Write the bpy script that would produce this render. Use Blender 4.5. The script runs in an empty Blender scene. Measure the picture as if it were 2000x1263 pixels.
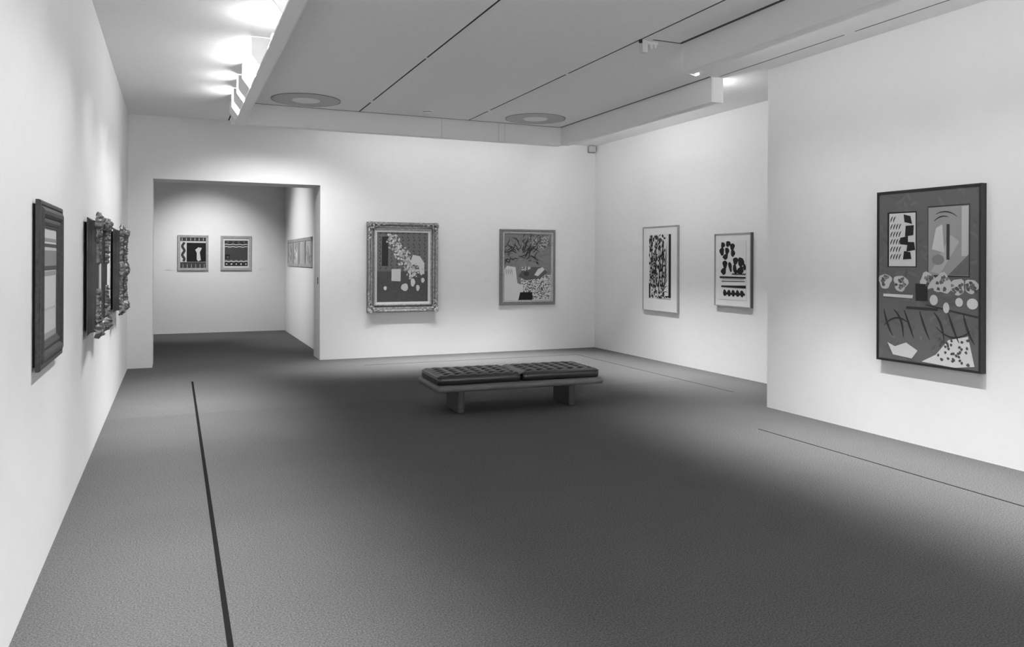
import bpy, bmesh, math, random
from mathutils import Vector, Matrix, noise
PI = math.pi
S = bpy.context.scene
COL = S.collection
random.seed(7)

# ------------------------------------------------------------------ the room
H = 3.6405                  # ceiling
XL, XR, XN = -0.6136, 6.997, 5.8805   # left wall, right wall, nearer right wall
YB = 12.457                 # back wall
DX0, DX1, DZ = -0.29, 2.092, 2.733    # doorway
YF, YE = 13.04, 17.93       # far side of the back wall, far wall of the next room
XE = 2.24                   # right wall of the next room
Y0 = -4.0                   # wall behind the camera

# ------------------------------------------------------------------ materials
MATS = {}
def mat(name, g, rough=0.6, spec=0.3, grain=0.0, scale=60, bump=0.0, emit=0.0, metal=0.0, stretch=None):
    if name in MATS: return MATS[name]
    m = bpy.data.materials.new(name); m.use_nodes = True
    nt = m.node_tree; b = nt.nodes['Principled BSDF']
    b.inputs['Base Color'].default_value = (g, g, g, 1)
    b.inputs['Roughness'].default_value = rough
    b.inputs['Specular IOR Level'].default_value = spec
    b.inputs['Metallic'].default_value = metal
    if emit:
        b.inputs['Emission Color'].default_value = (1, 1, 1, 1)
        b.inputs['Emission Strength'].default_value = emit
    if grain or bump:
        tc = nt.nodes.new('ShaderNodeTexCoord')
        n = nt.nodes.new('ShaderNodeTexNoise'); n.inputs['Scale'].default_value = scale
        n.inputs['Detail'].default_value = 4
        if stretch:
            mp = nt.nodes.new('ShaderNodeMapping'); mp.inputs['Scale'].default_value = stretch
            nt.links.new(tc.outputs['Object'], mp.inputs['Vector']); nt.links.new(mp.outputs['Vector'], n.inputs['Vector'])
        else:
            nt.links.new(tc.outputs['Object'], n.inputs['Vector'])
        if grain:
            r = nt.nodes.new('ShaderNodeMapRange')
            r.inputs['From Min'].default_value = 0.25; r.inputs['From Max'].default_value = 0.75
            r.inputs['To Min'].default_value = g * (1 - grain); r.inputs['To Max'].default_value = g * (1 + grain)
            nt.links.new(n.outputs['Fac'], r.inputs['Value']); nt.links.new(r.outputs['Result'], b.inputs['Base Color'])
        if bump:
            bp = nt.nodes.new('ShaderNodeBump'); bp.inputs['Strength'].default_value = bump
            bp.inputs['Distance'].default_value = 0.004
            nt.links.new(n.outputs['Fac'], bp.inputs['Height']); nt.links.new(bp.outputs['Normal'], b.inputs['Normal'])
    MATS[name] = m
    return m

def carpet():
    m = bpy.data.materials.new('carpet'); m.use_nodes = True
    nt = m.node_tree; L = nt.links.new; N = nt.nodes.new
    b = nt.nodes['Principled BSDF']
    b.inputs['Roughness'].default_value = 1.0; b.inputs['Specular IOR Level'].default_value = 0.0
    tc = N('ShaderNodeTexCoord')
    n1 = N('ShaderNodeTexNoise'); n1.inputs['Scale'].default_value = 120; n1.inputs['Detail'].default_value = 3; n1.inputs['Roughness'].default_value = 0.75
    n2 = N('ShaderNodeTexNoise'); n2.inputs['Scale'].default_value = 1.7; n2.inputs['Detail'].default_value = 2
    L(tc.outputs['Object'], n1.inputs['Vector']); L(tc.outputs['Object'], n2.inputs['Vector'])
    r1 = N('ShaderNodeMapRange'); r1.inputs['From Min'].default_value = .3; r1.inputs['From Max'].default_value = .7
    r1.inputs['To Min'].default_value = .42; r1.inputs['To Max'].default_value = 1.58
    L(n1.outputs['Fac'], r1.inputs['Value'])
    r2 = N('ShaderNodeMapRange'); r2.inputs['To Min'].default_value = .94; r2.inputs['To Max'].default_value = 1.06
    L(n2.outputs['Fac'], r2.inputs['Value'])
    # carpet laid in two lengths: the nearer one is a touch darker past the seam
    sx = N('ShaderNodeSeparateXYZ'); L(tc.outputs['Object'], sx.inputs['Vector'])
    gt = N('ShaderNodeMath'); gt.operation = 'GREATER_THAN'; gt.inputs[1].default_value = 8.62
    L(sx.outputs['Y'], gt.inputs[0])
    r3 = N('ShaderNodeMapRange'); r3.inputs['To Min'].default_value = .97; r3.inputs['To Max'].default_value = 1.04
    L(gt.outputs[0], r3.inputs['Value'])
    a = N('ShaderNodeMath'); a.operation = 'MULTIPLY'; L(r1.outputs[0], a.inputs[0]); L(r2.outputs[0], a.inputs[1])
    c = N('ShaderNodeMath'); c.operation = 'MULTIPLY'; L(a.outputs[0], c.inputs[0]); L(r3.outputs[0], c.inputs[1])
    d = N('ShaderNodeMath'); d.operation = 'MULTIPLY'; L(c.outputs[0], d.inputs[0]); d.inputs[1].default_value = CARPET
    L(d.outputs[0], b.inputs['Base Color'])
    bp = N('ShaderNodeBump'); bp.inputs['Strength'].default_value = .5; bp.inputs['Distance'].default_value = .006
    L(n1.outputs['Fac'], bp.inputs['Height']); L(bp.outputs['Normal'], b.inputs['Normal'])
    return m

CARPET = 0.122
WALL = mat('wall_paint', .75, .9, .1, grain=.012, scale=9, bump=.05)
CEIL = mat('ceiling_paint', .90, .9, .1, grain=.02, scale=14)
BAFF = mat('baffle_paint', .90, .7, .2)
SLOT = mat('slot_black', .035, .9, .0)
CARP = carpet()

# ------------------------------------------------------------------ mesh helpers
class MB:
    def __init__(s): s.v = []; s.f = []; s.mi = []; s.sm = []
    def face(s, pts, mi=0, smooth=False):
        i = len(s.v); s.v += [tuple(p) for p in pts]
        s.f.append(tuple(range(i, i + len(pts)))); s.mi.append(mi); s.sm.append(smooth)
    def box(s, x0, x1, y0, y1, z0, z1, mi=0):
        i = len(s.v)
        s.v += [(x, y, z) for z in (z0, z1) for y in (y0, y1) for x in (x0, x1)]
        for q in ((0, 2, 3, 1), (4, 5, 7, 6), (0, 1, 5, 4), (2, 6, 7, 3), (0, 4, 6, 2), (1, 3, 7, 5)):
            s.f.append(tuple(i + k for k in q)); s.mi.append(mi); s.sm.append(False)
    def grid(s, rows, mi=0, smooth=True, closed=False):
        """rows: list of rings (lists of points) of equal length"""
        i = len(s.v); n = len(rows[0])
        for r in rows: s.v += [tuple(p) for p in r]
        for a in range(len(rows) - 1):
            for b in range(n if closed else n - 1):
                c = (b + 1) % n
                s.f.append((i + a * n + b, i + a * n + c, i + (a + 1) * n + c, i + (a + 1) * n + b)); s.mi.append(mi); s.sm.append(smooth)
    def prism(s, poly, axis, a, b, mi=0):
        """poly: 2D outline; extruded along axis from a to b"""
        def P(p, t): return {'x': (t, p[0], p[1]), 'y': (p[0], t, p[1]), 'z': (p[0], p[1], t)}[axis]
        n = len(poly)
        s.face([P(p, a) for p in poly][::-1], mi); s.face([P(p, b) for p in poly], mi)
        for k in range(n):
            q = (k + 1) % n
            s.face([P(poly[k], a), P(poly[q], a), P(poly[q], b), P(poly[k], b)], mi)
    def blob(s, c, rx, ry, rz, m=None, mi=0, seg=8, rings=5):
        rows = []
        for a in range(rings + 1):
            t = PI * a / rings
            row = []
            for b in range(seg):
                u = 2 * PI * b / seg
                p = Vector((rx * math.sin(t) * math.cos(u), ry * math.sin(t) * math.sin(u), rz * math.cos(t)))
                if m: p = m @ p
                row.append(p + Vector(c))
            rows.append(row)
        s.grid(rows, mi, True, True)
    def tube(s, pts, rad, seg=7, mi=0):
        rows = []
        for k, p in enumerate(pts):
            p = Vector(p)
            d = Vector(pts[min(k + 1, len(pts) - 1)]) - Vector(pts[max(k - 1, 0)]); d.normalize()
            u = d.orthogonal() if abs(d.y) > .95 else d.cross(Vector((0, 1, 0))); u.normalize(); w = d.cross(u)
            r = rad[k] if isinstance(rad, (list, tuple)) else rad
            rows.append([p + r * (math.cos(2 * PI * j / seg) * u + math.sin(2 * PI * j / seg) * w) for j in range(seg)])
        s.grid(rows, mi, True, True)
    def lathe(s, prof, c=(0, 0, 0), seg=48, mi=0, smooth=True):
        rows = [[(c[0] + r * math.cos(2 * PI * k / seg), c[1] + r * math.sin(2 * PI * k / seg), c[2] + z) for k in range(seg)] for r, z in prof]
        s.grid(rows, mi, smooth, True)
    def build(s, name, mats, parent=None, merge=True, bevel=0.0, loc=None, rot=None):
        me = bpy.data.meshes.new(name)
        me.from_pydata(s.v, [], s.f)
        if not isinstance(mats, (list, tuple)): mats = [mats]
        for m in mats: me.materials.append(m)
        for p, mi, sm in zip(me.polygons, s.mi, s.sm): p.material_index = mi; p.use_smooth = sm
        bm = bmesh.new(); bm.from_mesh(me)
        if merge:
            bmesh.ops.remove_doubles(bm, verts=bm.verts, dist=1e-5)
            bmesh.ops.recalc_face_normals(bm, faces=bm.faces)
        if bevel:
            ed = [e for e in bm.edges if len(e.link_faces) == 2 and e.calc_face_angle(0) > .6]
            bmesh.ops.bevel(bm, geom=ed, offset=bevel, segments=2, profile=.7, affect='EDGES')
        bm.to_mesh(me); bm.free()
        o = bpy.data.objects.new(name, me); COL.objects.link(o)
        if parent: o.parent = parent
        if loc: o.location = loc
        if rot: o.rotation_euler = rot
        return o

def tag(o, label, cat, group=None):
    o['label'] = label; o['category'] = cat
    if group: o['group'] = group
    return o
def thing(name, label, cat, loc, rz=0, group=None):
    o = bpy.data.objects.new(name, None); COL.objects.link(o)
    o.empty_display_size = .1
    o.location = loc; o.rotation_euler = (0, 0, rz)
    return tag(o, label, cat, group)
def struct(mb, name, mats, **k):
    o = mb.build(name, mats, **k); o['kind'] = 'structure'; return o

# ------------------------------------------------------------------ room shell
m = MB(); m.box(-3.2, 8, Y0 - .3, 18.4, -.2, 0); struct(m, 'floor', CARP)
m = MB(); m.box(XL - .25, XL, Y0 - .3, YB + .01, 0, H + .2); struct(m, 'wall_left', WALL)
m = MB(); m.box(XN, XR + .25, Y0 - .3, 6.683, 0, H + .2); struct(m, 'wall_right_near', WALL)
m = MB(); m.box(XR, XR + .25, 6.683, YB + .4, 0, H + .2); struct(m, 'wall_right', WALL)
m = MB(); m.box(XL - .25, XN + .2, Y0 - .3, Y0, 0, H + .2); struct(m, 'wall_front', WALL)
m = MB()
m.box(-3.0, DX0, YB, YF, 0, H + .2); m.box(DX1, XR, YB, YF, 0, H + .2); m.box(DX0, DX1, YB, YF, DZ, H + .2)
struct(m, 'wall_back', WALL, merge=False)
m = MB(); m.box(-3.0, XE + .25, YE, YE + .25, 0, H + .2); struct(m, 'wall_far', WALL)
m = MB(); m.box(XE, XE + .25, YF, YE, 0, H + .2); struct(m, 'wall_far_right', WALL)
m = MB(); m.box(-3.25, -3.0, YB, YE + .25, 0, H + .2); struct(m, 'wall_far_left', WALL)

# ceiling: panels parted by open black slots
slots = [(2.353, 2.372, Y0, 10.90, ((7.70, 7.75), (10.08, 10.22))),
         (3.982, 4.001, Y0, 10.90, ((7.72, 7.78), (10.05, 10.14))),
         (5.595, 5.611, Y0, 7.16, ((5.25, 5.37),)),
         (.724, .746, 11.98, 12.42, ()),
         (.86, 5.50, 10.90, 10.93, ()),
         (5.50, 5.53, 7.20, 10.93, ()),
         (4.39, 4.43, Y0, 6.20, ()),
         (4.10, 4.43, 6.20, 6.225, ())]
xs = sorted({-3.25, XR + .25} | {a for q in slots for a in q[:2]})
ys = sorted({Y0 - .3, YE + .25} | {a for q in slots for a in q[2:4]} | {a for q in slots for b in q[4] for a in b})
m = MB()
def panel(x0, x1, y0, y1):
    m.face([(x0, y0, H), (x0, y1, H), (x1, y1, H), (x1, y0, H)], 0)
    for a, b in (((x0, y0), (x1, y0)), ((x1, y0), (x1, y1)), ((x1, y1), (x0, y1)), ((x0, y1), (x0, y0))):
        m.face([(*a, H), (*b, H), (*b, H + .05), (*a, H + .05)], 1)
for i in range(len(xs) - 1):
    run = None
    for j in range(len(ys) - 1):
        cx, cy = (xs[i] + xs[i + 1]) / 2, (ys[j] + ys[j + 1]) / 2
        hole = any(q[0] < cx < q[1] and q[2] < cy < q[3] and not any(b[0] < cy < b[1] for b in q[4]) for q in slots)
        if not hole:
            run = (run[0], ys[j + 1]) if run else (ys[j], ys[j + 1])
        if hole or j == len(ys) - 2:
            if run: panel(xs[i], xs[i + 1], run[0], run[1])
            run = None
m.box(-3.25, XR + .25, Y0 - .3, YE + .25, H + .05, H + .12, mi=1)
struct(m, 'ceiling', [CEIL, mat('slot_dark', .16, .9, 0)], merge=False)

# slots let into the carpet near the walls
m = MB(); m.box(.203, .227, Y0, 10.86, -.01, .0025); struct(m, 'trim_1', mat('groove_dark', .016, .9, 0))
GROOVE = mat('groove_grey', .02, .9, 0)
m = MB(); m.box(5.034, 5.046, Y0, 5.84, -.01, .002); struct(m, 'trim_2', GROOVE)
m = MB(); m.box(6.168, 6.178, 7.58, 11.60, -.01, .002); m.box(2.6, 6.178, 11.59, 11.598, -.01, .002)
struct(m, 'trim_3', mat('groove_pale', .035, .9, 0))

# ------------------------------------------------------------------ light baffles hung from the ceiling
def baffle(label, loc, rz, length, fins, caps, joints=()):
    t = thing('light_baffle', label, 'light baffle', loc, rz)
    m = MB(); m.box(0, length, 0, .016, -.2805, 0)
    for x in joints: m.box(x - .002, x + .002, -.0006, .001, -.280, -.004, 1)
    m.build('fascia_board', [BAFF, mat('joint_grey', .42, .8, 0)], t, merge=False)
    m = MB(); m.box(0, length, .016, .12, -.2805, -.2625); m.build('bottom_board', BAFF, t)
    for c in caps:
        m = MB(); m.box(c - .008, c + .008, .0165, .16, -.2812, -.004); m.build('end_cap', BAFF, t)
    for x in fins:
        m = MB(); m.prism([(.016, -.2625), (.12, -.2625), (.193, -.165), (.193, -.008), (.016, -.008)], 'x', x - .006, x + .006)
        m.build('fin', BAFF, t)
    return t
LF = [7.621, 8.398, 8.711, 9.262, 9.516, 10.012, 10.401, 10.807]
yl0 = -3.4
baffle('long light baffle along the left wall, its open side showing a row of fins', (.84, yl0, H), PI / 2, 11.045 - yl0,
       [y - yl0 for y in [-2.6 + .95 * k for k in range(10)] + LF], [11.045 - yl0 - .006])
baffle('light baffle running across the room in front of the back wall', (.84, 10.93, H), 0, 4.69,
       [.3 + .46 * k for k in range(10)], [], (2.739, 3.637, 3.738))
baffle('light baffle along the recessed right wall, ending in a closed box end', (5.53, 10.93, H), -PI / 2, 3.73,
       [.25 + .46 * k for k in range(8)], [3.724])
baffle('light baffle hung beside the nearer right wall, cut by the top of the picture', (4.43, 6.20, H), -PI / 2, 9.6,
       [.5 + .6 * k for k in range(14)], [.006])

# reflector lamps in the left baffle
BULB = mat('bulb_glow', .9, .3, .3, emit=30)
SOCK = mat('lamp_socket', .5, .4, .4)
def lamp(y, label, x=.775, z=3.44, rz=0, group='lamps in the left light baffle'):
    t = thing('track_lamp', label, 'lamp', (x, y, z), rz, group)
    m = MB(); m.lathe([(.0, .0), (.02, 0), (.022, .012), (.018, .018), (0, .018)], seg=20)
    m.build('socket', SOCK, t, loc=(.030, 0, .0), rot=(0, PI / 2, 0))
    m = MB(); m.box(.031, .047, -.012, .012, .0, H - z - .001); m.build('stem', SOCK, t)
    m = MB(); m.lathe([(.0, -.035), (.03, -.032), (.046, -.022), (.048, -.014), (.034, .012), (.018, .031), (0, .031)], seg=24)
    m.build('bulb', BULB, t, loc=(.0, 0, .0), rot=(0, PI / 2, 0))
    return t
lamp(6.90, 'bare glowing lamp in front of the biggest fin of the left baffle')
lamp(8.02, 'reflector lamp behind the largest fin of the left light baffle')
lamp(8.56, 'reflector lamp between the second and third fins of the left light baffle')
lamp(9.39, 'reflector lamp between the fourth and fifth fins of the left light baffle')
lamp(10.20, 'reflector lamp in the gap of the left baffle closest to the back wall')

# patch of light past the near right baffle's end, built as a glowing wedge
t = thing('ceiling_light_patch', 'glowing wedge for a patch of light between the ends of the two right baffles', 'lamp', (5.24, 7.12, H), 0)
m = MB(); m.prism([(-.065, -.002), (.04, -.002), (.04, -.028)], 'y', -.035, .035); m.build('glow_wedge', mat('light_patch_glow', .85, .5, .3, emit=.9), t)

# ------------------------------------------------------------------ ceiling fittings
VG = mat('vent_face', .56, .7, .2, grain=.05, scale=300); VL = mat('vent_light', .90, .7, .2)
def vent(x, y, label, trim):
    t = thing('ceiling_vent', label, 'air vent', (x, y, H), 0)
    m = MB(); m.lathe([(.182, -.001), (.182, -.010), (.425, -.010), (.43, -.001)], seg=72, smooth=False); m.build('perforated_ring', VG, t)
    m = MB(); m.lathe([(0, -.014), (.172, -.014), (.18, -.008), (.18, -.001)], seg=60, smooth=False); m.build('centre_disc', VL, t)
    m = MB(); m.lathe([(.433, -.001), (.433, -.008), (.438, -.008), (.438, -.001)], seg=72, smooth=False); m.build('rim', mat('vent_rim', .2, .6, .2), t)
    if trim:
        m = MB(); m.lathe([(.439, -.001), (.444, -.005), (.505, -.005), (.515, -.001)], seg=72); m.build('outer_trim', CEIL, t)
vent(1.5585, 10.395, 'round flush ceiling vent close to the left light baffle', False)
vent(4.826, 10.371, 'round ceiling vent with a raised outer rim in the corner by the right baffle', True)
t = thing('smoke_detector', 'small round smoke detector on the ceiling between the two round vents', 'smoke detector', (3.206, 10.44, H))
m = MB(); m.lathe([(.085, -.001), (.085, -.012), (.06, -.018)], seg=36); m.build('base', CEIL, t)
m = MB(); m.lathe([(.06, -.016), (.055, -.024)], seg=36); m.build('sensor_gap', GROOVE, t)
m = MB(); m.lathe([(.06, -.024), (.056, -.034), (.03, -.042), (0, -.043)], seg=36); m.build('cap', VL, t)
t = thing('sensor_box', 'small white box hanging at a ceiling slot near the right baffle', 'sensor', (4.035, 6.275, H))
m = MB(); m.box(-.028, .028, -.03, .03, -.115, 0); m.build('housing', mat('housing_white', .72, .5, .3), t, bevel=.004)
m = MB(); m.box(-.056, -.03, -.03, -.01, -.03, 0); m.build('clip', SLOT, t)
m = MB(); m.box(.03, .16, -.005, .02, -.028, 0); m.box(.07, .10, -.01, .025, -.07, -.028); m.box(.12, .14, -.01, .025, -.06, -.028)
m.build('bracket', VL, t)
t = thing('security_camera', 'small boxy sensor mounted high in the corner of the back wall', 'camera', (6.90, YB, 3.575))
m = MB(); m.box(-.055, .055, -.10, -.01, -.05, .05); m.build('housing', mat('camera_grey', .60, .5, .3), t, bevel=.008)
m = MB(); m.box(-.06, .066, -.04, 0, -.062, .0655); m.build('bracket', mat('camera_bracket', .22, .5, .3), t)

t = thing('strike_plate', 'small dark metal plate on the right jamb of the doorway', 'plate', (DX1, 12.66, 1.235))
m = MB(); m.box(-.004, 0, -.03, .03, -.055, .055); m.build('plate', mat('plate_metal', .06, .4, .5), t)
m = MB(); m.box(-.006, -.004, -.012, .012, -.04, -.01); m.box(-.006, -.004, -.012, .012, .01, .04); m.build('catch', SLOT, t)

# ------------------------------------------------------------------ bench
W1 = mat('bench_wood', .135, .5, .35, grain=.18, scale=7, stretch=(1.2, 12, 12))
W2 = mat('bench_leg_wood', .06, .5, .35, grain=.22, scale=9, stretch=(10, 10, 1))
LEA = mat('black_leather', .016, .27, .75, grain=.1, scale=40, bump=.04)
bench = thing('gallery_bench', 'low wooden bench with two buttoned black leather cushions in the middle of the floor', 'bench', (3.336, 7.775, 0), math.radians(-1.8))
HL, HD, SZ0, SZ1 = .934, .385, .248, .317      # half length, half depth, slab bottom / top
def superrect(hx, hy, r, n=8):
    pts = []
    for q, (sx, sy) in enumerate(((1, 1), (-1, 1), (-1, -1), (1, -1))):
        for k in range(n + 1):
            a = q * PI / 2 + PI / 2 * k / n
            pts.append((sx * (hx - r) + r * math.cos(a), sy * (hy - r) + r * math.sin(a)))
    return pts
m = MB(); R = (SZ1 - SZ0) / 2; rows = []
for k in range(13):
    a = -PI / 2 + PI * k / 12
    off = R * math.cos(a) - R
    rows.append([(x, y, (SZ0 + SZ1) / 2 + R * math.sin(a)) for x, y in superrect(HL + off, HD + off, max(.012, .035 + off))])
m.grid(rows, closed=True); m.face(rows[0][::-1]); m.face(rows[-1])
m.build('seat_slab', W1, bench)
for sx in (-1, 1):
    m = MB(); pl = superrect(.038, .215, .022)
    m.prism([(x + sx * .628, y - .01) for x, y in pl], 'z', .012, SZ0 + .001)
    lg = m.build('leg', W2, bench)
    for sy in (-1, 1):
        g = MB(); g.lathe([(0, 0), (.014, 0), (.016, .004), (.016, .013), (0, .013)], c=(sx * .628, sy * .17 - .01, 0), seg=16); g.build('glide', SLOT, lg)
def cushion(x0, x1):
    hy = .335; zb, zs = SZ1, .394
    nx, ny = 110, 84
    cx = (x0 + x1) / 2; hx = (x1 - x0) / 2
    BA, BB, NC, NR = .121, .122, 3, 2                        # button spacing, buttons each side of the middle
    def top(x, y):
        ex, ey = hx - abs(x - cx), hy - abs(y)
        e = min(ex, ey)
        rnd = .034 * (1 - max(0, 1 - e / .12) ** 2.2)        # crowned edge
        def wave(t, n, step):
            k = abs(t) / step
            return abs(math.sin(PI * k)) if k < n else math.sin(PI * min(.5, k - n))
        puff = (wave(x - cx, NC, BA) * wave(y, NR, BB)) ** .36
        w = min(1, max(0, (e - .02) / .07))
        bx, by = min(NC, round(abs(x - cx) / BA)) * BA, min(NR, round(abs(y) / BB)) * BB
        d2 = (abs(x - cx) - bx) ** 2 + (abs(y) - by) ** 2
        return zs + rnd - (.018 * (1 - puff) + .022 * math.exp(-d2 / .0011)) * w
    m = MB(); rows = []
    for j in range(ny + 1):
        y = -hy + 2 * hy * j / ny
        rows.append([(x0 + 2 * hx * i / nx, y, top(x0 + 2 * hx * i / nx, y)) for i in range(nx + 1)])
    # pull the corners round
    def rc(p):
        x, y, z = p; r = .05
        dx, dy = abs(x - cx) - (hx - r), abs(y) - (hy - r)
        if dx > 0 and dy > 0:
            l = math.hypot(dx, dy)
            k = max(dx, dy) / l
            return (cx + math.copysign(hx - r + dx * k, x - cx), math.copysign(hy - r + dy * k, y), z)
        return p
    rows = [[rc(p) for p in r] for r in rows]
    m.grid(rows)
    rim = rows[0] + [r[-1] for r in rows[1:]] + rows[-1][-2::-1] + [r[0] for r in rows[-2:0:-1]]
    def ringat(z, o):
        out = []
        for x, y, _ in rim:
            d = Vector(((x - cx) / hx, y / hy, 0))
            out.append((x + o * math.copysign(min(1, abs(d.x) ** 6), d.x), y + o * math.copysign(min(1, abs(d.y) ** 6), d.y), z))
        return out
    prev = rim
    rings = [list(rim)] + [ringat(z, o) for z, o in ((.3895, .002), (.387, -.003), (.383, .001), (.365, .003), (.340, .002), (.325, -.002), (zb, -.008))]
    m.grid(rings, closed=True)
    m.face(rings[-1][::-1])
    c = m.build('cushion', LEA, bench)
    first = None
    for i in range(-NC, NC + 1):
        for j in range(-NR, NR + 1):
            if first is None:
                bt = MB(); bt.blob((0, 0, 0), .011, .011, .005); first = o = bt.build('button', LEA, c)
            else:
                o = first.copy(); COL.objects.link(o); o.parent = c
            o.location = (cx + i * BA, j * BB, top(cx + i * BA, j * BB) + .0015)
    p = MB(); rr = ringat(.391, .004); rr.append(rr[0]); p.tube([Vector(q) for q in rr[::3]] + [Vector(rr[0])], .0035, seg=6); p.build('piping', LEA, c)
cushion(-.905, -.003); cushion(.003, .905)

# ------------------------------------------------------------------ pictures
def T(g): return mat('paint_%03d' % round(g * 1000), g, .75, .15)
class Art:
    """a flat picture, w x h metres, built of paint patches; u, v run 0..1 from the lower left"""
    def __init__(s, w, h, ground):
        s.w, s.h = w, h; s.m = MB(); s.mats = []; s.n = {}
        s.m.box(-w / 2, w / 2, -.004, 0, -h / 2, h / 2, s.mi(ground))
    def mi(s, g):
        k = T(g)
        if k not in s.mats: s.mats.append(k)
        return s.mats.index(k)
    def lift(s, lv):
        k = s.n.get(lv, 0); s.n[lv] = k + 1
        return lv + .9 * (k % 40) / 40
    def P(s, u, v, lv): return ((u - .5) * s.w, -.004 - .0007 * lv, (v - .5) * s.h)
    def poly(s, g, pts, lv=1):
        lv = s.lift(lv)
        s.m.face([s.P(min(1, max(0, u)), min(1, max(0, v)), lv) for u, v in pts], s.mi(g))
    def rect(s, g, u0, u1, v0, v1, lv=1, j=0):
        r = lambda: random.uniform(-j, j)
        s.poly(g, [(u0 + r(), v0 + r()), (u1 + r(), v0 + r()), (u1 + r(), v1 + r()), (u0 + r(), v1 + r())], lv)
    def oval(s, g, u, v, ru, rv, lv=2, rot=0, wob=0, n=18):
        a0 = random.uniform(0, 6.28)
        pts = []
        for k in range(n):
            a = 2 * PI * k / n; q = 1 + wob * math.sin(3 * a + a0) + wob * .6 * math.sin(5 * a + 2 * a0)
            x, y = ru * q * math.cos(a) * s.w, rv * q * math.sin(a) * s.h
            pts.append((u + (x * math.cos(rot) - y * math.sin(rot)) / s.w, v + (x * math.sin(rot) + y * math.cos(rot)) / s.h))
        s.poly(g, pts, lv)
    def stroke(s, g, pts, wd, lv=2, taper=True):
        P = [Vector((u * s.w, v * s.h)) for u, v in pts]
        A, B = [], []
        for k, p in enumerate(P):
            d = P[min(k + 1, len(P) - 1)] - P[max(k - 1, 0)]
            if d.length == 0: continue
            d.normalize(); n = Vector((-d.y, d.x))
            q = wd / 2 * (math.sin(PI * (.12 + .8 * k / (len(P) - 1))) if taper else 1)
            A.append(p + n * q); B.append(p - n * q)
        for k in range(len(A) - 1):
            s.poly(g, [(q.x / s.w, q.y / s.h) for q in (A[k], A[k + 1], B[k + 1], B[k])], lv)
    def curve(s, g, p0, p1, bend, wd, lv=2, n=8, taper=True):
        a, b = Vector(p0), Vector(p1); d = b - a; nn = Vector((-d.y, d.x)) * bend
        s.stroke(g, [tuple(a + d * t + nn * 4 * t * (1 - t)) for t in [k / n for k in range(n + 1)]], wd, lv, taper)
    def wave(s, g, u0, u1, v, amp, cyc, wd, lv=2, vert=False, n=40):
        pts = []
        for k in range(n + 1):
            t = k / n; a = amp * math.sin(2 * PI * cyc * t)
            pts.append((v + a, u0 + (u1 - u0) * t) if vert else (u0 + (u1 - u0) * t, v + a))
        s.stroke(g, pts, wd, lv, False)

def frame_mesh(w, h, prof, paint=None):
    """mitred moulding: prof is a list of (inward, out) from the outer edge, in metres"""
    m = MB()
    for k in range(len(prof) - 1):
        (a, p), (b, q) = prof[k], prof[k + 1]
        ra = [(-w / 2 + a, -p, -h / 2 + a), (w / 2 - a, -p, -h / 2 + a), (w / 2 - a, -p, h / 2 - a), (-w / 2 + a, -p, h / 2 - a)]
        rb = [(-w / 2 + b, -q, -h / 2 + b), (w / 2 - b, -q, -h / 2 + b), (w / 2 - b, -q, h / 2 - b), (-w / 2 + b, -q, h / 2 - b)]
        for i in range(4):
            j = (i + 1) % 4
            m.face([ra[i], ra[j], rb[j], rb[i]], paint[k] if paint else 0)
    return m

def picture(label, cat, loc, rz, group=None, name='framed_painting'):
    return thing(name, label, cat, loc, rz, group)
def place_art(art, t, y, name='canvas'):
    return art.m.build(name, art.mats, t, merge=False, loc=(0, -y, 0))

# carved ornament: scrolls, leaves and beads
def ornament(m, cx, cz, y, size, sx, sz, lift=.02, rnd=None):
    """corner spray growing from (cx,cz); sx, sz point towards the frame's middle"""
    rnd = rnd or random
    for ax, az in ((sx, 0), (0, sz)):
        # a C-scroll along each arm
        n = 26; pts, rad = [], []
        for k in range(n):
            t = k / (n - 1); ang = 5.6 * t
            rr = size * .20 * (1 - .72 * t)
            u, v = size * .52 + rr * math.cos(ang + 2.2), rr * math.sin(ang + 2.2) * .9
            if ax: p = (cx + ax * u, -(y + lift * (.6 + .5 * t)), cz + sz * (.20 * size + v))
            else: p = (cx + sx * (.20 * size + v), -(y + lift * (.6 + .5 * t)), cz + az * u)
            pts.append(p); rad.append(size * .052 * (1 - .5 * t))
        m.tube(pts, rad)
        for k in range(7):
            t = k / 6; L = size * (.14 + .05 * rnd.random())
            d = (.22 + .95 * t) * size
            off = size * (.10 + .12 * (k % 2)) * (1 - .4 * t)
            p = (cx + ax * d + (sx * off if az else 0), -(y + lift * (1.0 - .6 * t)), cz + az * d + (sz * off if ax else 0))
            rot = Matrix.Rotation(rnd.uniform(-.7, .7) + (0 if ax else PI / 2), 3, 'Y')
            m.blob(p, L * .62, lift * .8, L * .34, rot)
    for k in range(7):      # shell in the corner
        a = PI / 2 * (k / 6)
        d = size * .17
        p = (cx + sx * d * math.cos(a), -(y + lift * 1.3), cz + sz * d * math.sin(a))
        rot = Matrix.Rotation(-math.atan2(sz * math.sin(a), sx * math.cos(a)), 3, 'Y')
        m.blob(p, size * .15, lift * .9, size * .05, rot)
    m.blob((cx + sx * size * .06, -(y + lift * 1.6), cz + sz * size * .06), size * .09, lift, size * .09)

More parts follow.
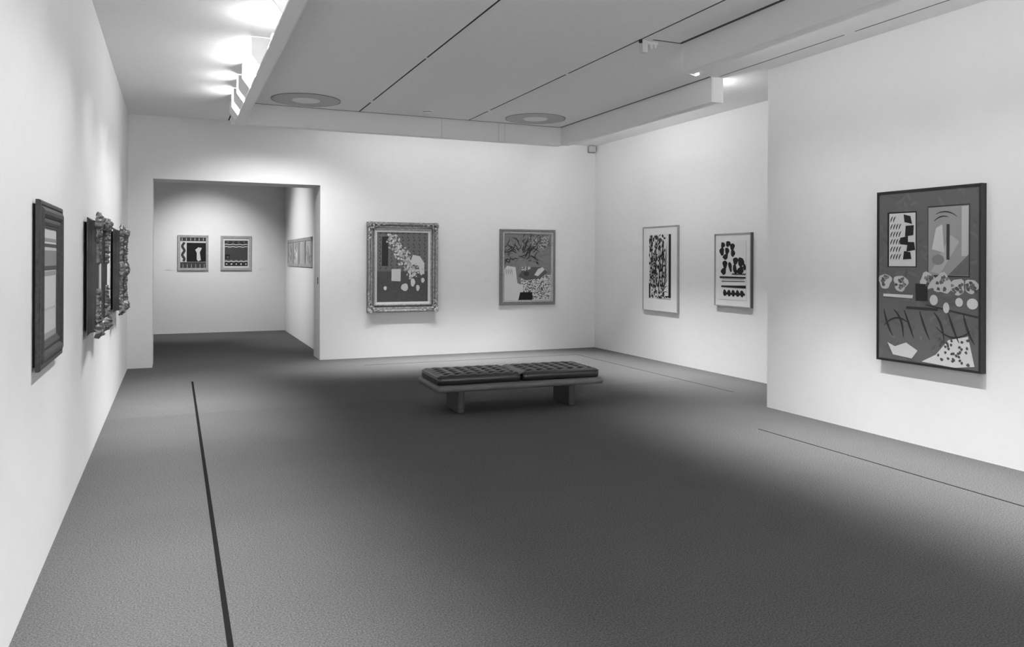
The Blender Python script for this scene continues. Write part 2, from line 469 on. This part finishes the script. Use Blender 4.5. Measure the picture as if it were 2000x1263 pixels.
def carve(x, z, seed):
    """relief of carved foliage, about -1..1"""
    p = Vector((x * 34, z * 34, seed * 7.3)); q = Vector((x * 85, z * 85, seed * 3.1))
    return (1 - 2.6 * abs(noise.noise(p))) * .75 + noise.noise(q) * .6
def run_leaves(m, p0, p1, y, width, lift, seed):
    """a carved strip with a ragged, leafy relief between two points"""
    a, b = Vector(p0), Vector(p1); d = b - a; L = d.length; d.normalize(); n = Vector((-d.y, d.x))
    nl, nw = int(L / .005), 12
    rows = []
    for i in range(nl + 1):
        t = i / nl; row = []
        en = min(1, 8 * min(t, 1 - t) + .25)
        for j in range(nw + 1):
            s_ = -1 + 2 * j / nw
            c = a + d * (L * t)
            k = carve(c.x, c.y, seed); k2 = carve(c.x + s_ * n.x * width / 2, c.y + s_ * n.y * width / 2, seed + 2)
            pt = c + n * (s_ * width / 2 * (1 + .28 * k) * en)
            up = lift * math.sqrt(max(0, 1 - s_ * s_)) * (1 + .8 * k2) * en
            row.append((pt.x, -(y + up - .004), pt.y))
        rows.append(row)
    m.grid(rows)
def carved_boss(m, cx, cz, y, rx, rz, lift, seed):
    rows = []
    for i in range(15):
        t = i / 14 * PI / 2; row = []
        for j in range(44):
            u = 2 * PI * j / 44
            r = math.cos(PI / 2 - t)
            k = carve(cx + rx * r * math.cos(u), cz + rz * r * math.sin(u), seed)
            e = 1 + (.22 * k + .13 * math.cos(7 * u)) * r
            row.append((cx + rx * r * e * math.cos(u), -(y + lift * math.cos(t) + lift * .5 * k * (1 - .4 * r)), cz + rz * r * e * math.sin(u)))
        rows.append(row)
    m.grid(rows, closed=True)

# --- painting with the carved frame, left on the back wall
PW, PH = 1.175, 1.45
t = picture('silvery frame with carved leafy corners around a dark abstract', 'painting', (3.408, YB, 1.451), 0)
FR = mat('gilt_grey', .12, .42, .5, grain=.5, scale=40, bump=.3); FRM = mat('gilt_mid', .30, .42, .5, grain=.6, scale=25, bump=.3); FRL = mat('gilt_pale', .34, .4, .5, grain=.85, scale=45, bump=.4)
pr = [(.012, 0), (.0, .01), (.0, .085), (.012, .098), (.03, .10), (.045, .088), (.06, .072), (.08, .066), (.098, .070), (.108, .08), (.118, .082), (.126, .072), (.130, .055), (.130, .03)]
frame_mesh(PW, PH, pr, [0, 0, 0, 1, 1, 0, 1, 0, 0, 1, 1, 1, 0]).build('frame', [FR, FRM], t)  # two gilt tones set per moulding band, paler on the ridges
m = frame_mesh(PW - .252, PH - .252, [(0, .03), (0, .066), (.006, .066), (.035, .056), (.037, .048), (.037, .03)]); m.build('liner', mat('liner_white', .62, .7, .2), t)
for z in (-1, 1):    # beaded rows
    m = MB(); m.tube([(-PW / 2 + .05, -.099, z * (PH / 2 - .018)), (0, -.099, z * (PH / 2 - .018)), (PW / 2 - .05, -.099, z * (PH / 2 - .018))], .003, 6)
    for k in range(64): m.blob((-PW / 2 + .06 + (PW - .12) * k / 63, -.101, z * (PH / 2 - .018)), .009, .005, .006, seg=6, rings=4)
    m.build('beading', FRL, t)
for x in (-1, 1):
    m = MB(); m.tube([(x * (PW / 2 - .018), -.099, -PH / 2 + .05), (x * (PW / 2 - .018), -.099, 0), (x * (PW / 2 - .018), -.099, PH / 2 - .05)], .003, 6)
    for k in range(80): m.blob((x * (PW / 2 - .018), -.101, -PH / 2 + .06 + (PH - .12) * k / 79), .006, .005, .009, seg=6, rings=4)
    m.build('beading', FRL, t)
rn = random.Random(3)
for sx in (-1, 1):
    for sz in (-1, 1):
        m = MB(); ornament(m, sx * (PW / 2 - .004), sz * (PH / 2 - .004), .084, .25, -sx, -sz, .022, rn)
        m.build('corner_ornament', FRL, t)
a = Art(PW - .325, PH - .325, .085)
rr = random.Random(11)
a.rect(.14, 0, 1, .44, 1, 1)
for i in range(9):
    for j in range(11):
        u, v = .055 + .11 * i + .02 * (j % 2), .47 + .05 * j
        a.curve(.045, (u, v), (u + .035 * (-1) ** j, v + .03), .15, .013, 2, n=4)
a.rect(.035, .10, .22, .52, .94, 3, .006)
for k in range(150):        # a drift of small pale dabs
    tt = rr.random()
    u, v = .26 + .44 * tt + rr.gauss(0, .05), .90 - .40 * tt + rr.gauss(0, .07)
    if .03 < u < .97 and .03 < v < .97: a.oval(rr.choice((.5, .6, .42, .33)), u, v, .018 * rr.uniform(.7, 1.6), .013 * rr.uniform(.7, 1.6), 5, rr.uniform(0, 3), .12, 9)
a.rect(.56, .28, .46, .30, .47, 6, .006)
a.poly(.58, [(.62, .50), (.70, .68), (.84, .66), (.93, .56), (.93, .40), (.84, .40), (.82, .52), (.72, .54)], 4)
for k in range(40): a.oval(rr.choice((.55, .62, .45)), rr.gauss(.70, .08), rr.gauss(.42, .035), .022 * rr.uniform(.6, 1.3), .016 * rr.uniform(.6, 1.3), 6, rr.uniform(0, 3), .1, 9)
for u, v, x, y in ((.54, .21, .07, .055), (.70, .28, .045, .06), (.80, .20, .035, .045), (.90, .31, .035, .036), (.16, .20, .03, .03)): a.oval(.60, u, v, x, y, 7, 0, .06)
for k in range(60):
    u, v = rr.random(), rr.uniform(0, .40)
    a.curve(rr.choice((.075, .095)), (u, v), (u + rr.uniform(-.1, .1), v + rr.uniform(-.05, .05)), .1, .03, 1.5, n=4)
place_art(a, t, .035)

# --- plain wooden frame, right on the back wall
PW, PH = 1.055, 1.308
t = picture('plain grey wooden frame around an abstract with dark dashes and speckles', 'painting', (5.652, YB, 1.452), 0)
WF = mat('grey_wood_frame', .17, .55, .3, grain=.3, scale=14, stretch=(3, 3, 3)); WFL = mat('pale_wood_frame', .36, .5, .3, grain=.2, scale=18)
frame_mesh(PW, PH, [(0, 0), (0, .04), (.006, .046), (.03, .046), (.04, .038), (.046, .038)]).build('frame', WF, t)
frame_mesh(PW - .092, PH - .092, [(0, .02), (0, .044), (.01, .048), (.034, .034), (.036, .026), (.036, .01)]).build('inner_moulding', WFL, t)
a = Art(PW - .16, PH - .16, .19)
rr = random.Random(5)
for k in range(60): a.curve(rr.choice((.17, .21, .205)), (rr.random(), rr.uniform(.4, 1)), (rr.random(), rr.uniform(.4, 1)), .1, .05, .5, n=4)
for k in range(80):
    u, v = rr.uniform(.58, .97), rr.uniform(.80, .98)
    a.curve(rr.choice((.04, .42, .06)), (u, v), (u + rr.uniform(-.10, .10), v + rr.uniform(-.08, .08)), .2, .014, 1, n=4)
for k in range(62):         # drift of dark curved dashes
    tt = rr.random(); u = .06 + .62 * tt + rr.gauss(0, .05); v = .60 + .22 * math.sin(2.2 * tt + .3) + rr.gauss(0, .075)
    an = rr.choice((.5, 2.4, 1.2)) + rr.uniform(-.4, .4); L = rr.uniform(.05, .10)
    a.curve(.038, (u - L * math.cos(an), v - L * math.sin(an) * .8), (u + L * math.cos(an), v + L * math.sin(an) * .8), rr.uniform(-.15, .15), .017, 3, n=5)
a.rect(.56, .36, 1, .0, .38, 2)
for k in range(430):
    u, v = rr.uniform(.375, .985), rr.uniform(.012, .37)
    a.oval(.035, u, v, .010, .0075, 3, rr.uniform(0, 3), .1, 6)
a.poly(.10, [(.30, .36), (.45, .30), (.78, .33), (.93, .42), (.80, .50), (.42, .50)], 5); a.oval(.05, .47, .40, .06, .035, 6)
a.poly(.58, [(.64, .38), (.72, .36), (.86, .46), (.82, .50), (.72, .47)], 7)
for k in range(24): a.oval(.55, .36 + .2 * rr.random(), .45 + .05 * rr.random(), .012, .009, 6, 0, .1, 7)
a.poly(.60, [(0, 0), (.40, 0), (.40, .22), (.28, .26), (.24, .50), (.06, .52), (0, .46)], 6)
for k in range(4): a.curve(.03, (.04 + .04 * k, .48), (.05 + .04 * k, .38), 0, .008, 7)
a.poly(.018, [(.30, .0), (.60, 0), (.60, .12), (.34, .12)], 8)
place_art(a, t, .012)

# --- tall print in a thin metal frame, right wall
METAL = mat('brushed_metal', .36, .35, .5, grain=.06, scale=30); MATB = mat('mat_board', .70, .85, .1); DARKM = mat('dark_metal', .10, .4, .5)
PW, PH, CY, CZ = .962, 1.338, 10.345, 1.447
t = picture('tall white matted print of tangled black strokes in a thin metal frame', 'framed print', (XR, CY, CZ), -PI / 2, name='framed_print')
frame_mesh(PW, PH, [(0, 0), (0, .036), (.003, .038), (.014, .038), (.015, .030), (.015, .015)]).build('frame', METAL, t)
m = MB(); m.box(-PW / 2 + .012, PW / 2 - .012, -.024, -.004, -PH / 2 + .012, PH / 2 - .012); m.build('mat_board', MATB, t)
a = Art(.60, 1.0, .62)
rr = random.Random(21)
for k in range(230):
    u, v = rr.uniform(.02, .70), rr.uniform(.04, .98)
    an = rr.choice((PI / 2, PI / 2 + .4, PI / 2 - .5, .3, 2.6)) + rr.uniform(-.3, .3); L = rr.uniform(.04, .10)
    a.curve(.02, (u, v), (min(.76, max(0, u + L * math.cos(an))), min(1, max(.0, v + L * math.sin(an) * .8))), rr.uniform(-.25, .25), rr.uniform(.018, .036), 2, n=5)
for k in range(14): a.curve(.02, (.02 + .05 * k, rr.uniform(0, .3)), (.02 + .05 * k + rr.uniform(-.05, .05), rr.uniform(.6, 1)), rr.uniform(-.08, .08), .016, 2, n=10)
a.rect(.02, .90, 1, 0.02, 1, 2); a.rect(.02, .0, .07, 0.0, .22, 2)
for k in range(9): a.curve(.02, (.60 + .03 * k, .04 + .03 * k), (.86, .10 + .10 * k), .15, .012, 3, n=6)
for k in range(44): a.oval(.02, rr.uniform(.03, .98), rr.uniform(.01, .05), .03, .010, 4, 0, .2, 7)
place_art(a, t, .0245, 'print').location.z = .035

# --- print of black discs in a deep frame, right wall by the corner
PW, PH, CY, CZ = .757, 1.0, 8.597, 1.453
t = picture('white matted print of bold black discs and bars, deep metal frame', 'framed print', (XR, CY, CZ), -PI / 2, name='framed_print')
m = frame_mesh(PW, PH, [(0, 0), (0, .045)]); m.build('frame_side', DARKM, t)
frame_mesh(PW, PH, [(0, .045), (.002, .048), (.013, .048), (.014, .040), (.014, .02)]).build('frame', METAL, t)
m = MB(); m.box(-PW / 2 + .012, PW / 2 - .012, -.032, -.004, -PH / 2 + .012, PH / 2 - .012); m.build('mat_board', MATB, t)
a = Art(.555, .80, .66)
for u, v, x, y in ((.14, .93, .08, .05), (.34, .95, .09, .05), (.50, .90, .09, .06), (.10, .82, .09, .07), (.30, .83, .08, .06), (.52, .79, .08, .06), (.24, .73, .10, .05),
                   (.22, .60, .09, .07), (.17, .48, .10, .06), (.62, .66, .10, .06), (.82, .64, .11, .08), (.60, .52, .07, .09), (.80, .50, .13, .06), (.95, .56, .05, .06), (.42, .56, .06, .09)):
    a.oval(.02, u, v, x, y, 2, .3, .10)
for k in range(16): a.oval(.02, .50 + .032 * k, .43 + .012 * (k % 2), .022, .012, 2, .4, .2, 8)
a.rect(.02, .02, .99, .360, .395, 2, .004); a.rect(.02, .10, .96, .305, .317, 2, .004)
for k in range(14): a.curve(.02, (.14 + .058 * k, .33), (.18 + .058 * k, .35), .2, .008, 2, n=3)
a.poly(.02, [(.08, .205), (1, .20), (1, .25), (.08, .235)], 2)
for k in range(5): a.oval(.02, .22 + .16 * k, .11, .066, .058, 2, .2, .05); a.oval(.02, .30 + .16 * k, .10, .03, .022, 2)
place_art(a, t, .0325, 'print').location.z = -.005

# --- large dark painting on the nearer right wall
PW, PH, CY, CZ = 1.0, 1.503, 4.697, 1.447
t = picture('large dark abstract with two paler panels in a narrow black frame', 'painting', (XN, CY, CZ), -PI / 2)
frame_mesh(PW, PH, [(0, 0), (0, .058), (.002, .060), (.019, .060), (.020, .052), (.020, .02)]).build('frame', mat('black_frame', .018, .45, .4), t)
a = Art(PW - .038, PH - .038, .115)
rr = random.Random(31)
for k in range(130):
    u, v = rr.random(), rr.random()
    a.curve(rr.choice((.105, .125, .135, .10)), (u, v), (u + rr.uniform(-.12, .12), v + rr.uniform(-.06, .06)), .1, .03, 1, n=4)
LT = .55
a.rect(.02, .095, .405, .555, .885, 2, .002); a.rect(LT, .115, .395, .562, .878, 3, .002)
for k in range(22): a.curve(.03, (.13 + .03 * (k % 4), .60 + .045 * (k // 4)), (.155 + .03 * (k % 4), .635 + .045 * (k // 4)), .1, .012, 4, n=3)
for u, v, s_ in ((.31, .84, .05), (.33, .77, .055), (.28, .71, .05), (.345, .68, .05), (.31, .62, .05)): a.rect(.02, u - s_ * .8, u + s_ * .8, v - s_ * .5, v + s_ * .5, 5, .01)
a.rect(.04, .515, .915, .505, .905, 2, .002); a.rect(.27, .525, .905, .512, .898, 3, .002)
a.rect(.42, .84, .90, .62, .895, 4); a.poly(.36, [(.55, .53), (.64, .52), (.82, .70), (.74, .74)], 4); a.poly(.13, [(.72, .515), (.905, .515), (.905, .63)], 4)
a.poly(.48, [(.56, .66), (.68, .64), (.66, .80), (.60, .78)], 5); a.poly(.05, [(.70, .60), (.73, .60), (.73, .80), (.70, .80)], 5); a.oval(.20, .62, .60, .06, .03, 5)
for p, q in (((.60, .86), (.80, .84)), ((.58, .82), (.72, .84))): a.curve(.05, p, q, .1, .012, 5, n=5)
# band of pale daubs
for u, v, s_ in ((.07, .47, .075), (.24, .46, .08), (.52, .475, .085), (.66, .465, .095), (.80, .45, .075), (.93, .455, .065)):
    a.oval(.46, u, v, s_ * .95, s_ * .60, 3, 0, .12)
    for k in range(12): a.oval(rr.choice((.08, .12, .2)), u + rr.uniform(-.6, .6) * s_, v + rr.uniform(-.4, .4) * s_, .016, .010, 4, rr.uniform(0, 3), .2, 7)
a.rect(.52, .05, .37, .372, .398, 5, .006); a.oval(.50, .58, .37, .04, .03, 5); a.oval(.52, .82, .365, .035, .025, 5); a.oval(.52, .94, .36, .05, .03, 5); a.oval(.5, .70, .33, .03, .03, 5)
# dark bars and sweeps on the lower half
a.rect(.03, .40, .52, .36, .46, 3, .006); a.rect(.04, .30, .62, .31, .325, 3)
for u in (.06, .17, .28, .44, .58, .72, .86): a.curve(.035, (u, .30), (u + .10, .14), rr.uniform(-.2, .2), .020, 4, n=10)
a.curve(.04, (.50, .34), (.99, .29), 0, .012, 4, taper=False); a.curve(.035, (.06, .20), (.34, .22), .15, .014, 4, n=10); a.curve(.035, (.60, .22), (.92, .21), -.15, .014, 4, n=10)
# pale patches along the foot
a.poly(.52, [(.10, .10), (.16, .03), (.36, .02), (.42, .07), (.30, .11), (.18, .08)], 3)
a.poly(.54, [(.46, .01), (.60, .06), (.72, .15), (.90, .18), (.96, .02), (.78, .0)], 3)
for k in range(40):
    u, v = rr.uniform(.62, .92), rr.uniform(.02, .16)
    a.oval(.07, u, v, .012, .009, 4, rr.uniform(0, 3), .1, 7)
place_art(a, t, .046)

# --- two prints in the room beyond the doorway
BW = mat('blond_wood', .34, .55, .3, grain=.12, scale=14)
def wide_frame(t, w, h):
    frame_mesh(w, h, [(0, 0), (0, .035), (.004, .04), (.05, .034), (.052, .026), (.052, .012)]).build('frame', BW, t)
t = picture('blond framed print with a black square and pale blot in the far room', 'framed print', (.361, YE, 1.70), 0, 'framed prints on the far wall beyond the doorway', 'framed_print')
wide_frame(t, .605, .745)
a = Art(.505, .645, .58)
a.rect(.05, .0, 1, .88, 1, 1); a.rect(.06, .0, 1, 0, .195, 1)
for k in range(6): a.rect(.5, .06 + .165 * k, .085 + .165 * k, .90, .985, 2); a.rect(.5, .10 + .165 * k, .115 + .165 * k, .0, .13, 2)
a.rect(.016, .25, 1, .20, .83, 2, .006)
a.wave(.05, .22, .84, .12, .04, 2.2, .05, 3, True)
a.poly(.58, [(.58, .60), (.70, .68), (.84, .66), (.76, .52), (.80, .26), (.70, .22), (.64, .28), (.64, .50)], 3)
place_art(a, t, .014, 'print')
t = picture('blond framed dark print with pale wavy bands in the far room', 'framed print', (1.220, YE, 1.70), 0, 'framed prints on the far wall beyond the doorway', 'framed_print')
wide_frame(t, .63, .738)
a = Art(.53, .64, .60)
a.rect(.06, .06, .95, .06, .92, 1, .005); a.rect(.035, .06, .95, .80, .92, 2); a.rect(.03, .06, .95, .07, .19, 2)
for v in (.79, .71): a.wave(.56, .07, .94, v, .010, 3.5, .016, 3)
a.wave(.56, .07, .94, .22, .012, 4.5, .020, 3); a.wave(.12, .07, .94, .255, .012, 4.5, .016, 3)
for k in range(4): a.oval(.10, .18 + .21 * k, .87, .05, .025, 3, .3, .1)
for k in range(5): a.oval(.56, .14 + .185 * k, .13, .045 if k % 2 else .03, .024, 3, .5 * k, .18, 8)
a.rect(.02, .08, .26, .30, .45, 3); a.oval(.09, .18, .36, .05, .04, 4, 0, .1)
place_art(a, t, .014, 'print')

# --- four small framed prints side by side on the right wall of the far room
SG = mat('small_frame_grey', .34, .5, .3, grain=.1, scale=20)
names4 = ['narrow pale print in the row of four, next to the far room corner', 'narrow pale print in the row of four, second from the far room corner',
          'narrow striped print, third from the far room corner in the row of four', 'narrow pale print in the row of four, closest to the doorway jamb']
for k in range(4):
    cy = 16.86 - .795 * k
    t = picture(names4[k], 'framed print', (XE, cy, 1.702), -PI / 2, 'row of four small prints on the side wall of the far room', 'framed_print')
    w, h = .74, .545
    frame_mesh(w, h, [(0, 0), (0, .03), (.004, .034), (.06, .030), (.062, .02), (.062, .01)]).build('frame', SG, t)
    a = Art(w - .115, h - .115, .45)
    rr = random.Random(50 + k)
    if k == 2:
        for q in range(7): a.rect(.30 if q % 2 else .52, .08 + .12 * q, .16 + .12 * q, .05, .95, 1)
    else:
        for q in range(9): a.oval(rr.choice((.25, .3, .6, .36)), rr.uniform(.2, .8), rr.uniform(.15, .85), rr.uniform(.08, .2), rr.uniform(.06, .2), 1 + q * .1, rr.uniform(0, 3), .2)
    place_art(a, t, .012, 'print')

# --- three deep frames on the left wall
DW = mat('dark_wood_frame', .045, .5, .35, grain=.35, scale=9, stretch=(6, 6, 6), bump=.1)
BK = mat('backing_dark', .03, .8, .1)
# first: ripple-moulded dark wood
t = picture('dark moulded wooden frame around a pale banded painting on the left wall', 'painting', (XL, 4.66, 1.449), PI / 2)
w, h = .80, .815
m = MB(); m.box(-w / 2 + .03, w / 2 - .03, -.0135, 0, -h / 2 + .02, h / 2 - .02); m.build('backing', BK, t)
pr = [(.012, .014), (0, .014), (0, .030), (.006, .036), (.020, .036), (.026, .030), (.034, .040), (.048, .046), (.064, .044), (.076, .036), (.082, .030), (.088, .034), (.10, .036), (.112, .030), (.118, .026), (.124, .025), (.128, .019)]
frame_mesh(w, h, pr).build('frame', DW, t)
a = Art(w - .25, h - .25, .52)
for v0, v1, g in ((.88, .91, .25), (.83, .86, .08), (.80, .82, .45), (.66, .80, .22), (.62, .66, .08), (.57, .61, .3), (.0, .06, .30), (.26, .28, .42)): a.rect(g, 0, 1, v0, v1, 2)
place_art(a, t, .0137)

def carved_frame(label, loc, w, h, seed, mid, pale):
    t = picture(label, 'painting', loc, PI / 2)
    F = mat('carved_%d' % seed, .06, .5, .4, grain=.3, scale=9, bump=.2)
    O = mat('carved_leaf_%d' % seed, .15, .38, .5, grain=.7, scale=30, bump=.3, metal=.35)
    m = MB(); m.box(-w / 2 + .10, w / 2 - .10, -.03, 0, -h / 2 + .03, h / 2 - .03); m.build('backing', BK, t)
    pr = [(.03, .022), (.0, .024), (.0, .030), (.012, .040), (.022, .058), (.024, .085), (.030, .098), (.045, .100), (.060, .090), (.085, .070), (.10, .066), (.108, .070), (.116, .066), (.120, .05), (.120, .025)]
    frame_mesh(w, h, pr).build('frame', F, t)
    frame_mesh(w - .236, h - .236, [(0, .03), (0, .062), (.02, .054), (.022, .03)]).build('liner', mat('liner_white', .62, .7, .2), t)
    rn = random.Random(seed)
    for sx in (-1, 1):
        for sz in (-1, 1):
            m = MB()
            cx, cz = sx * (w / 2 - .035), sz * (h / 2 - .035)
            carved_boss(m, cx, cz, .080, .062, .062, .048, seed + sx + 3 * sz)
            carved_boss(m, cx - sx * .085, cz + sz * .008, .082, .060, .038, .034, seed + sx + 4 * sz)
            carved_boss(m, cx + sx * .008, cz - sz * .085, .082, .038, .060, .034, seed + 2 * sx + 3 * sz)
            ornament(m, sx * (w / 2 - .002), sz * (h / 2 - .002), .100, .15, -sx, -sz, .018, rn)
            m.build('corner_ornament', O, t)
    for p0, p1 in (((-w / 2 + .045, -h / 2 + .15), (-w / 2 + .045, h / 2 - .15)), ((w / 2 - .045, -h / 2 + .15), (w / 2 - .045, h / 2 - .15)),
                   ((-w / 2 + .15, -h / 2 + .045), (w / 2 - .15, -h / 2 + .045)), ((-w / 2 + .15, h / 2 - .045), (w / 2 - .15, h / 2 - .045))):
        a_, b_ = Vector(p0), Vector(p1)
        if mid:
            m = MB(); run_leaves(m, a_, b_, .090, .052, .022, seed); m.build('leaf_chain', O, t)
            c = (a_ + b_) / 2; al = abs((b_ - a_).x) > .1
            m = MB(); carved_boss(m, c.x, c.y, .085, .085 if al else .042, .042 if al else .085, .046, seed + 9); m.build('centre_ornament', O, t)
        else:
            for q, r in ((a_, b_), (b_, a_)):
                m = MB(); run_leaves(m, q, q + (r - q) * .36, .090, .050, .022, seed); m.build('leaf_chain', O, t)
    a = Art(w - .26, h - .26, pale)
    a.oval(.15, .5, .45, .3, .3, 1, 0, .1); a.rect(.3, 0, 1, 0, .3, 1.5)
    place_art(a, t, .035)
    return t
carved_frame('deep carved frame with a pale inner edge, middle of three on the left wall', (XL, 6.925, 1.445), .86, .868, 2, False, .3)
carved_frame('deep carved frame with leafy centres on the left wall, near the back wall', (XL, 9.60, 1.452), .90, .885, 4, True, .2)

# ------------------------------------------------------------------ wall labels beside the works
LAB = mat('label_card', .74, .7, .2); INK = mat('label_ink', .64, .8, 0)
def label_card(loc, rz, text, w=.115, h=.085):
    t = thing('wall_label', text, 'wall label', loc, rz)
    m = MB(); m.box(-w / 2, w / 2, -.003, 0, -h / 2, h / 2); m.build('card', LAB, t)
    m = MB()
    for k in range(4): m.box(-w / 2 + .012, w / 2 - .012 - .018 * (k % 3), -.0034, -.003, h / 2 - .02 - .016 * k - .003, h / 2 - .02 - .016 * k)
    m.build('text_lines', INK, t)
label_card((2.572, YB, 1.212), 0, 'small pale label card between the doorway and the carved silver frame')
label_card((4.902, YB, 1.232), 0, 'small pale label card just left of the plain grey wooden frame')
label_card((XR, 9.607, 1.234), -PI / 2, 'small pale label card between the two white matted prints', .13, .07)
label_card((XR, 8.01, 1.226), -PI / 2, 'small pale label card at the corner beside the black disc print', .07, .045)
label_card((-.117, YE, 1.369), 0, 'small pale label card left of the black square print in the far room', .137, .064)
label_card((1.762, YE, 1.367), 0, 'small pale label card right of the wavy band print in the far room', .17, .05)

# ------------------------------------------------------------------ light
def light(kind, loc, power, radius=.04, aim=None, size=None, blend=1.0):
    d = bpy.data.lights.new(kind.lower() + '_light', kind); d.energy = power; d.shadow_soft_size = radius
    o = bpy.data.objects.new(kind.lower() + '_light', d); COL.objects.link(o); o.location = loc
    if kind == 'SPOT': d.spot_size = math.radians(size); d.spot_blend = blend
    if aim: o.rotation_euler = (Vector(aim) - Vector(loc)).to_track_quat('-Z', 'Y').to_euler()
    return o
G = dict(lp=3.8, lm=64, ls=375, bp=4.7, bm=8, bs=470, rp=6.0, rm=9, rs=308, np=5.0, nm=28, ns=530, f1=300, f2=600, qs=1050, bw=110)
def wash(k, x, y, ax, ay, fac=.28, cone=58):
    """a lamp in a baffle: spill to wall and ceiling, beam down the wall onto the floor"""
    if G[k + 'p']: light('POINT', (x, y, 3.44), G[k + 'p'], .02)
    if G[k + 'm']: light('SPOT', (x, y, 3.43), G[k + 'm'], .02, (x + ax * 1.27, y + ay * 1.27, 1.1), 84, 1.0)
    if G[k + 's']: light('SPOT', (x, y, 3.43), G[k + 's'], .02, (x + ax * fac, y + ay * fac, 0), cone, 1.0)
for y in [-2.2 + .95 * k for k in range(9)] + [6.90, 8.02, 8.56, 9.39, 10.20]: wash('l', .716, y, -1, 0)
for x in (2.75, 3.3, 3.85, 4.4, 4.95, 5.4): wash('b', x, 11.054, 0, 1, .1)
for y in (7.45, 7.9, 8.4, 8.9, 9.4, 9.9, 10.4): wash('r', 5.654, y, 1, 0)
for y in [-2.5 + .85 * k for k in range(11)]: wash('n', 4.554, y, 1, 0)
for x in (.95, 1.7): light('SPOT', (x, 11.07, 3.43), G['bw'], .03, (x, YB, .9), 112, 1.0)  # extra spots added to brighten the back wall around the doorway
if G['qs']:  # added unseen spots behind the camera; the front wall's bounce lifts the ceiling
    for x in (.5, 1.6, 2.7, 3.8, 4.9): light('SPOT', (x, -2.6, 3.5), G['qs'], .05, (x, Y0, 1.3), 95, 1.0)
if G['f1']: light('SPOT', (.6, 15.9, 3.5), G['f1'], .06, (.6, YE, .75), 85, 1.0)
if G['f2']: light('SPOT', (-1.3, 15.4, 3.5), G['f2'], .06, (XE, 15.6, 1.55), 62, 1.0)

w = bpy.data.worlds.new('world'); S.world = w; w.use_nodes = True
w.node_tree.nodes['Background'].inputs[0].default_value = (.5, .5, .5, 1); w.node_tree.nodes['Background'].inputs[1].default_value = .1

# ------------------------------------------------------------------ camera
cd = bpy.data.cameras.new('camera'); cam = bpy.data.objects.new('camera', cd); COL.objects.link(cam)
cd.sensor_width = 36; cd.lens = 36 * 1530.78 / 2000
cd.shift_x = -(1001.5 - 1000) / 2000; cd.shift_y = (506.97 - 631.5) / 2000
cd.clip_start = .05; cd.clip_end = 100
cam.matrix_world = Matrix.Translation((0, 0, 1.58)) @ Matrix.Rotation(-.4074, 4, 'Z') @ Matrix.Rotation(PI / 2, 4, 'X') @ Matrix.Rotation(.0039, 4, 'Z')
S.camera = cam
S.view_settings.view_transform = 'Standard'; S.view_settings.look = 'None'
S.view_settings.exposure = 0; S.view_settings.gamma = 1; S.view_settings.use_curve_mapping = False
